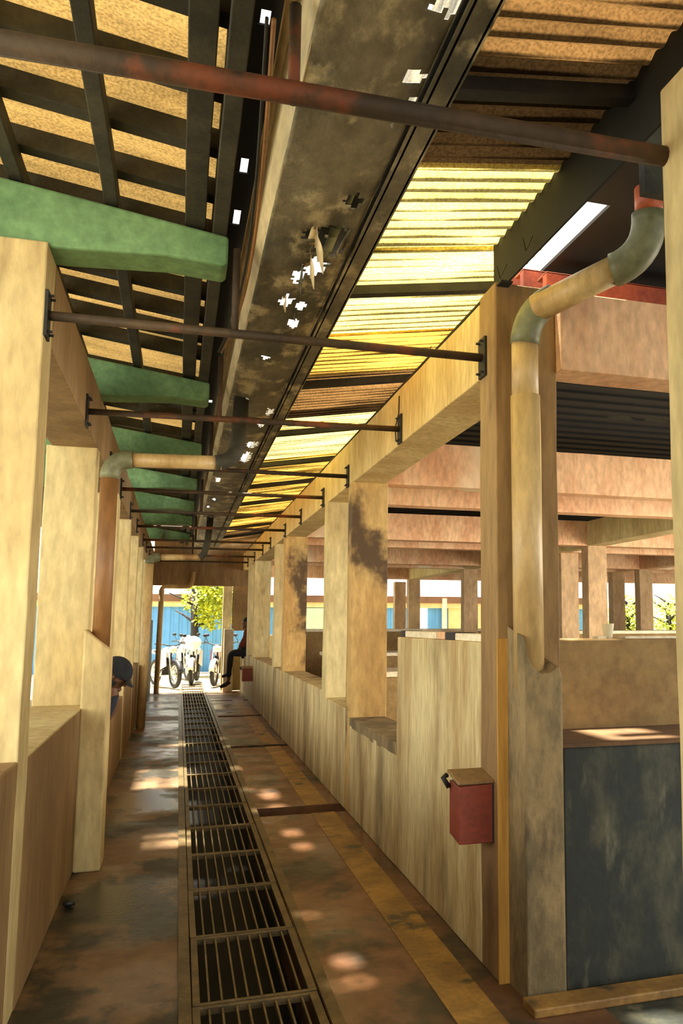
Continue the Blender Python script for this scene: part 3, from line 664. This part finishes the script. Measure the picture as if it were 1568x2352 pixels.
# ------------------------------------------------------------------ people
def skin(name, V, E, R, m, parent, sub=2, loc=None):
    me = bpy.data.meshes.new(name); me.from_pydata([tuple(v) for v in V], E, []); o = bpy.data.objects.new(name, me); C.objects.link(o)
    md = o.modifiers.new('skin', 'SKIN'); md.use_smooth_shade = True
    sk = me.skin_vertices[0] if me.skin_vertices else None
    if sk is None:
        bm = bmesh.new(); bm.from_mesh(me); bm.verts.layers.skin.verify(); bm.to_mesh(me); bm.free(); sk = me.skin_vertices[0]
    for i, r in enumerate(R):
        sk.data[i].radius = r if isinstance(r, tuple) else (r, r); sk.data[i].use_root = (i == 0)
    s = o.modifiers.new('sub', 'SUBSURF'); s.levels = sub; s.render_levels = sub
    me.materials.append(m); o.parent = parent
    return o
def hand_verts(V, E, R, wrist, i_w, d, side):
    """palm and five unequal curled fingers; d = hand direction, side = thumb side"""
    d = Vector(d).normalized(); side = Vector(side).normalized(); nrm = d.cross(side)
    w = Vector(wrist); p = w+d*.05; V.append(p); R.append((.030, .016)); ip = len(V)-1; E.append((i_w, ip))
    for k, ln in enumerate((.066, .074, .070, .056)):
        off = side*(.027-.018*k); b = p+d*.035+off; V.append(b); R.append(.0095); E.append((ip, len(V)-1))
        c = b+d*ln*.5-nrm*.008; V.append(c); R.append(.0085); E.append((len(V)-2, len(V)-1))
        e = c+d*ln*.35-nrm*.02; V.append(e); R.append(.0075); E.append((len(V)-2, len(V)-1))
    b = w+d*.03+side*.03; V.append(b); R.append(.011); E.append((ip, len(V)-1))
    V.append(b+d*.035+side*.02); R.append(.0095); E.append((len(V)-2, len(V)-1))
def person(name, label, J, shirt, pants, loc, face, hat=None, hands=True):
    """J: joint dict in local metres; face = unit vector the face looks at"""
    t = thing(name, label, 'person', loc)
    J = {k: Vector(v) for k, v in J.items()}
    V = [J['hip']]; R = [(.13, .11)]; E = []
    def add(p, r, par): V.append(Vector(p)); R.append(r); E.append((par, len(V)-1)); return len(V)-1
    mid = (J['hip']+J['chest'])/2
    a = add(mid, (.12, .10), 0); ch = add(J['chest'], (.14, .11), a); nk = add(J['neck'], .055, ch); hd0 = add(J['head'], (.05, .05), nk)
    idx = {}
    for s in 'lr':
        sh_ = add(J['sh'+s], .058, ch); el = add(J['el'+s], .042, sh_); wr = add(J['wr'+s], .027, el); idx['w'+s] = wr
        hp = add(J['hp'+s], .088, 0); kn = add(J['kn'+s], .058, hp); an = add(J['an'+s], .038, kn); add(J['toe'+s], .034, an)
    if hands:
        for s in 'lr':
            d = (J['wr'+s]-J['el'+s]).normalized(); hand_verts(V, E, R, J['wr'+s], idx['w'+s], d, Vector((0, 0, 1)))
    body = skin('body', V, E, R, SKIN, t)
    # head shape with nose, brow, ears
    f = Vector(face).normalized(); hc = J['head']; rgt = f.cross(Vector((0, 0, 1))).normalized(); upv = rgt.cross(f)
    bm = bmesh.new(); sphere(bm, (0, 0, 0), .105, (1, 1, 1), 20, 14)
    for v in bm.verts:
        x, y, z = v.co
        x *= .76; y *= .95 if y < 0 else .92; z *= 1.14
        if z < -.03: y -= .0; x *= 1-.9*max(0, -.03-z); 
        if y > .03: z *= 1.02
        v.co = rgt*x+f*y+upv*z
    for c, r, s in ((f*.10+upv*-.005, .016, 1), (f*.088+upv*-.055, .02, 1), (rgt*.082, .020, 1), (rgt*-.082, .020, 1), (f*.082+upv*-.09, .028, 1)):
        sphere(bm, c, r, (1, 1, 1), 8, 6)
    bmesh.ops.translate(bm, verts=bm.verts, vec=hc); link('head', bm, SKIN, t, smooth=True)
    bm = bmesh.new(); sphere(bm, (0, 0, 0), .116, (1, 1, 1), 20, 14)
    for v in list(bm.verts):
        x, y, z = v.co; v.co = rgt*x*.80+f*(y*.98-.012)+upv*(z*1.12+.012)
        v.co += mn.noise_vector(v.co*30)*.008
    kill = [fc for fc in bm.faces if (fc.calc_center_median().dot(f) > .035 and fc.calc_center_median().dot(upv) < .045) or fc.calc_center_median().dot(upv) < -.06]
    bmesh.ops.delete(bm, geom=kill, context='FACES')
    bmesh.ops.translate(bm, verts=bm.verts, vec=hc); link('hair', bm, HAIR, t, smooth=True)
    if hat:
        bm = bmesh.new(); sphere(bm, (0, 0, 0), .120, (1, 1, 1), 20, 12)
        for v in bm.verts:
            x, y, z = v.co; v.co = rgt*x*.84+f*(y*1.0-.008)+upv*(max(z, -.01)*1.0+.035)
        pr = []
        for k in range(9):
            a = -1+2*k/8; pr.append((rgt*a*.085+f*(.10)+upv*.03, rgt*a*.075+f*(.10+.085*math.sqrt(max(0, 1-a*a*.8))*.7)+upv*.012))
        vs = [(bm.verts.new(p), bm.verts.new(q)) for p, q in pr]
        for (a, b), (c, d) in zip(vs, vs[1:]): bm.faces.new((a, b, d, c))
        bmesh.ops.translate(bm, verts=bm.verts, vec=hc); o = link('cap', bm, hat, t, smooth=True); sm = o.modifiers.new('s', 'SOLIDIFY'); sm.thickness = .006
    # clothing
    V = [J['hip']]; R = [(.145, .125)]; E = []
    a = add(mid, (.138, .118), 0); ch = add(J['chest'], (.168, .145), a); add(J['chest']+(J['neck']-J['chest'])*.6, .082, ch)
    for s in 'lr':
        sh_ = add(J['sh'+s], .070, ch); el = add(J['sh'+s]+(J['el'+s]-J['sh'+s])*1.0, .056, sh_); add(J['el'+s]+(J['wr'+s]-J['el'+s])*.6, .046, el)
    skin('shirt', V, E, R, shirt, t)
    V = [J['hip']]; R = [(.14, .12)]; E = []
    for s in 'lr':
        hp = add(J['hp'+s], .098, 0); kn = add(J['kn'+s], .070, hp); an = add(J['an'+s]+(J['kn'+s]-J['an'+s])*.12, .052, kn)
    skin('trousers', V, E, R, pants, t)
    for s in 'lr':
        d = (J['toe'+s]-J['an'+s]); bm = T([J['an'+s]-d.normalized()*.04+Vector((0, 0, -.02)), J['an'+s]+d*.5+Vector((0, 0, -.02)), J['toe'+s]+d.normalized()*.05], [.042, .048, .03], 10)
        link('shoe', bm, BLACKP, t, smooth=True)
    return t
# left: seated behind the low wall, bowed forward over it into the corridor
person('person', 'person with dark hair and cap in a navy shirt leaning over the left wall', dict(
    hip=(-.62, 0, .56), chest=(-.12, -.02, .86), neck=(-.15, -.02, .95), head=(-.135, -.02, 1.075),
    shl=(-.20, .16, .87), ell=(-.34, .22, .83), wrl=(-.47, .08, .775), shr=(-.20, -.16, .87), elr=(-.34, -.22, .83), wrr=(-.47, -.10, .775),
    hpl=(-.60, .09, .52), knl=(-.42, .20, .50), anl=(-.50, .18, .10), toel=(-.40, .18, .05), hpr=(-.60, -.09, .52), knr=(-.42, -.14, .50), anr=(-.50, -.14, .10), toer=(-.40, -.14, .05)),
    NAVY, BLACKC, (-.315, 6.95, .02), (1, -.1, -.75), hat=BLACKC)
bm = bmesh.new(); box(bm, -.25, .25, -.25, .25, .38, .42)
for sx in (-.2, .2):
    for sy in (-.2, .2): box(bm, sx-.02, sx+.02, sy-.02, sy+.02, 0, .38)
tag(link('stool', bm, WOOD, loc=(-1.08, 7.0, 0)), 'low wooden stool under the person in the navy shirt', 'stool')
# right: seated on the wall, legs hanging into the corridor
person('person', 'person in dark red shirt and black trousers sitting on the right wall by the exit', dict(
    hip=(.06, 0, .90), chest=(.03, .02, 1.22), neck=(.02, .02, 1.37), head=(0, 0, 1.48),
    shl=(.03, .18, 1.30), ell=(-.05, .22, 1.06), wrl=(-.15, .14, .93), shr=(.02, -.17, 1.30), elr=(-.10, -.20, 1.07), wrr=(-.18, -.10, .93),
    hpl=(.04, .09, .88), knl=(-.30, .12, .87), anl=(-.33, .12, .46), toel=(-.43, .13, .40), hpr=(.04, -.09, .88), knr=(-.33, -.08, .86), anr=(-.36, -.08, .28), toer=(-.48, -.08, .20)),
    DKRED, BLACKC, (1.38, 18.3, 0), (-1, -.3, -.05), hat=None)

# ------------------------------------------------------------------ motorcycles
def moto(loc, rz_, body, name_label, sport=False, accent=None, fender=None):
    t = thing('motorcycle', name_label, 'motorcycle', loc, rz_)
    # local: +Y forward
    def wheel(y, nm):
        bm = bmesh.new(); torus(bm, (0, 0, 0), .26, .05, seg=32, s2=10, sc=1.0)
        w = link(nm, bm, TYRE, t, loc=(0, y, .31), smooth=True)
        bm = bmesh.new(); torus(bm, (0, 0, 0), .215, .012, seg=28, s2=6, sc=2.2); tube(bm, [(-.05, 0, 0), (.05, 0, 0)], .035, 12)
        for k in range(10):
            a = 2*PI*k/10; tube(bm, [(0, .03*math.cos(a), .03*math.sin(a)), (0, .21*math.cos(a), .21*math.sin(a))], .007, 6)
        link('rim', bm, CHROME, w, smooth=True)
        bm = bmesh.new(); tube(bm, [(.03, 0, 0), (.034, 0, 0)], .11, 20); link('brake_disc', bm, CHROME, w)
    wheel(.62, 'front_wheel'); wheel(-.62, 'rear_wheel')
    bm = bmesh.new()
    for s in (-.085, .085): tube(bm, [(s, .62, .31), (s, .36, .92)], .018, 10)
    link('fork', bm, CHROME, t, smooth=True)
    link('handlebar', T([(-.36, .22, 1.0), (-.26, .28, 1.02), (-.1, .36, .97), (.1, .36, .97), (.26, .28, 1.02), (.36, .22, 1.0)], .014, 10), BLACKP, t, smooth=True)
    for s in (-1, 1):
        m_ = link('mirror_stem', T([(s*.24, .28, 1.02), (s*.30, .32, 1.16)], .007, 8), BLACKP, t)
        bm = bmesh.new(); sphere(bm, (s*.31, .32, 1.19), .045, (1.2, .35, .8), 12, 8); link('mirror', bm, BLACKP, m_, smooth=True)
    bm = bmesh.new(); sphere(bm, (0, .44, .88), .085, (1.1, .7, 1), 16, 10); hl = link('headlight', bm, body, t, smooth=True)
    bm = bmesh.new(); sphere(bm, (0, .475, .88), .066, (1.1, .6, 1), 16, 10); link('headlight_lens', bm, LENS, hl, smooth=True)
    bm = bmesh.new(); pv = None
    for k in range(11):
        a = math.radians(10+k*14); row = [bm.verts.new((x, .62+.335*math.cos(a), .31+.335*math.sin(a)+dz)) for x, dz in ((-.06, -.02), (0, .012), (.06, -.02))]
        if pv:
            for i in range(2): bm.faces.new((pv[i], pv[i+1], row[i+1], row[i]))
        pv = row
    o = link('front_fender', bm, fender or body, t, smooth=True); sm = o.modifiers.new('s', 'SOLIDIFY'); sm.thickness = .006
    bm = bmesh.new(); sphere(bm, (0, .08, .80), .17, (.75, 1.35, .75), 18, 12); link('fuel_tank', bm, body, t, smooth=True)
    bm = bmesh.new(); tube(bm, [(0, -.08, .80), (0, -.35, .79), (0, -.62, .84)], [.10, .12, .07], 12)
    for v in bm.verts: v.co.z = .80+(v.co.z-.80)*.5
    link('seat', bm, BLACKP, t, smooth=True)
    bm = bmesh.new(); box(bm, -.13, .13, -.18, .16, .28, .56); box(bm, -.10, .10, -.02, .14, .56, .70)
    for k in range(4): box(bm, -.14, .14, -.04, .17, .58+k*.03, .59+k*.03)
    link('engine', bm, STEELD, t, bevel=.02)
    link('exhaust', T([(.10, .15, .42), (.14, .05, .26), (.16, -.3, .27), (.17, -.75, .36)], [.02, .022, .04, .05], 12), CHROME, t, smooth=True)
    link('frame', T([(0, .36, .88), (0, .25, .40), (0, -.25, .34), (0, -.45, .72), (0, .1, .76)], .02, 8), BLACKP, t, smooth=True)
    bm = bmesh.new()
    for s in (-1, 1):
        f = [(s*.16, .40, .86), (s*.20, .20, .80), (s*.19, .18, .42), (s*.13, .38, .50)]
        bm.faces.new([bm.verts.new(p) for p in f])
    o = link('leg_shield', bm, accent or body, t); sm = o.modifiers.new('s', 'SOLIDIFY'); sm.thickness = .012
    bm = bmesh.new(); sphere(bm, (0, -.70, .80), .09, (.9, 1.5, .6), 12, 8); link('tail', bm, accent or body, t, smooth=True)
    if sport:
        bm = bmesh.new(); sphere(bm, (0, .40, 1.0), .17, (1.1, .6, 1.0), 16, 10); link('front_cowl', bm, body, t, smooth=True)
    return t
def paint(n, c, r=.3): return mat(n, c, rough=r, fine=.05)
WH = paint('white_gloss', (236, 232, 224)); RD = paint('red_gloss', (190, 40, 40)); PU = paint('violet_gloss', (86, 80, 170)); SI = paint('silver_gloss', (190, 196, 206))
moto((-.26, 21.1, 0), PI+.38, SI, 'dark motorcycle with a big black front wheel, leftmost at the exit', fender=BLACKP, accent=WH)
moto((.42, 22.3, 0), PI-.12, WH, 'white scooter-like motorcycle parked in the middle of the exit', sport=True)
moto((1.0, 21.5, 0), PI-.25, WH, 'white and red motorcycle parked right of the middle one', accent=RD)
moto((1.75, 22.0, 0), PI-.30, WH, 'white motorcycle with violet sides, partly behind the exit pillar', accent=PU)
moto((.15, 24.0, 0), PI+.2, WH, 'white motorcycle parked behind the front row at the exit', sport=True)

# ------------------------------------------------------------------ yard buildings and trees
t = thing('market_building', 'blue sheet building with a cream fascia across the yard', 'building', (8, 27, 0))
def bp(nm, x0, x1, y0, y1, z0, z1, m):
    return link(nm, B(x0-8, x1-8, y0-27, y1-27, z0, z1), m, t)
for xa, xb, nm in ((-8., 5.6, 'blue_wall'), (6.0, 7.3, 'blue_wall'), (7.9, 8.6, 'blue_wall'), (12.0, 13.6, 'blue_wall')):
    bm = bmesh.new(); x = xa
    while x < xb: box(bm, x-8, x-8+.126, -(.02 if int(x*8) % 2 else 0), .1, 0, 1.98); x += .125
    link(nm, bm, BLUEW, t)['label'] = 'blue corrugated wall'
bp('cream_fascia', -8, 13.6, 26.9, 27.2, 1.98, 2.14, CREAMW); bp('brown_fascia', -8, 13.6, 26.85, 27.2, 2.14, 2.36, BROWNW)
bp('cream_wall', 8.6, 12.0, 26.95, 27.1, 0, 1.98, CREAMW); bp('mint_panel', 3.0, 5.6, 26.9, 26.98, 0, 1.96, MINT)['label'] = 'pale mint green panel'
bp('white_post', 8.35, 8.5, 26.8, 26.9, 0, 2.3, WHITE)
def tree(loc, h, r, lab, trunk_r=.13, seed=1, n=2600, cz=.62, off=0):
    random.seed(seed); t = thing('tree', lab, 'tree', loc)
    bm = bmesh.new(); tube(bm, [(0, 0, 0), (.03, 0, h*.35), (-.04, .02, h*.7)], [trunk_r, trunk_r*.9, trunk_r*.5], 12)
    for k in range(7):
        a = k*2.4; z = h*(.42+.05*k); tube(bm, [(0, 0, z), (math.cos(a)*r*.4, math.sin(a)*r*.4, z+.2), (math.cos(a)*r*.8, math.sin(a)*r*.8, z+.35)], [trunk_r*.4, trunk_r*.25, .015], 7)
    link('trunk', bm, BARK, t, smooth=True)
    bm = bmesh.new()
    for k in range(n):
        u = Vector((random.gauss(0, 1), random.gauss(0, 1), random.gauss(0, 1))).normalized()*(random.random()**.4)
        if mn.noise(u*2.2+Vector((seed, 0, 0))) < -.12: continue
        p = Vector((off+u.x*r, u.y*r, h*cz+u.z*h*.34)); d = Vector((random.uniform(-1, 1), random.uniform(-1, 1), random.uniform(-1, .3))).normalized(); s = d.orthogonal().normalized()*random.uniform(.03, .055); l = random.uniform(.08, .15)
        bm.faces.new([bm.verts.new(q) for q in (p, p+d*l*.5+s, p+d*l, p+d*l*.5-s)])
    link('foliage', bm, LEAF, t)
tree((.42, 25.2, 0), 3.2, .9, 'tree with a dark trunk and yellow-green leaves beyond the motorcycles', seed=3, n=5200, cz=.74, off=.5)
tree((14.7, 25.8, 0), 3.0, .85, 'bright green tree seen through the left of two hall openings', seed=5, n=2400, cz=.5)
tree((16.6, 26.2, 0), 3.0, .85, 'bright green tree seen through the right of two hall openings', seed=8, n=2400, cz=.5)
# left hall far side: low pale wall and posts
wall('wall_side', -9.2, -9.0, 0, 22, 0, 1.1, m=MINT, seed=33)
for i, (x, y) in enumerate(((-4.5, 9), (-4.5, 15))):
    column(x, x+.3, y, y+.3, 3.45, CREAM, ['left hall column glimpsed behind the corridor columns, nearer', 'left hall column glimpsed behind the corridor columns, farther'][i], 70+i)
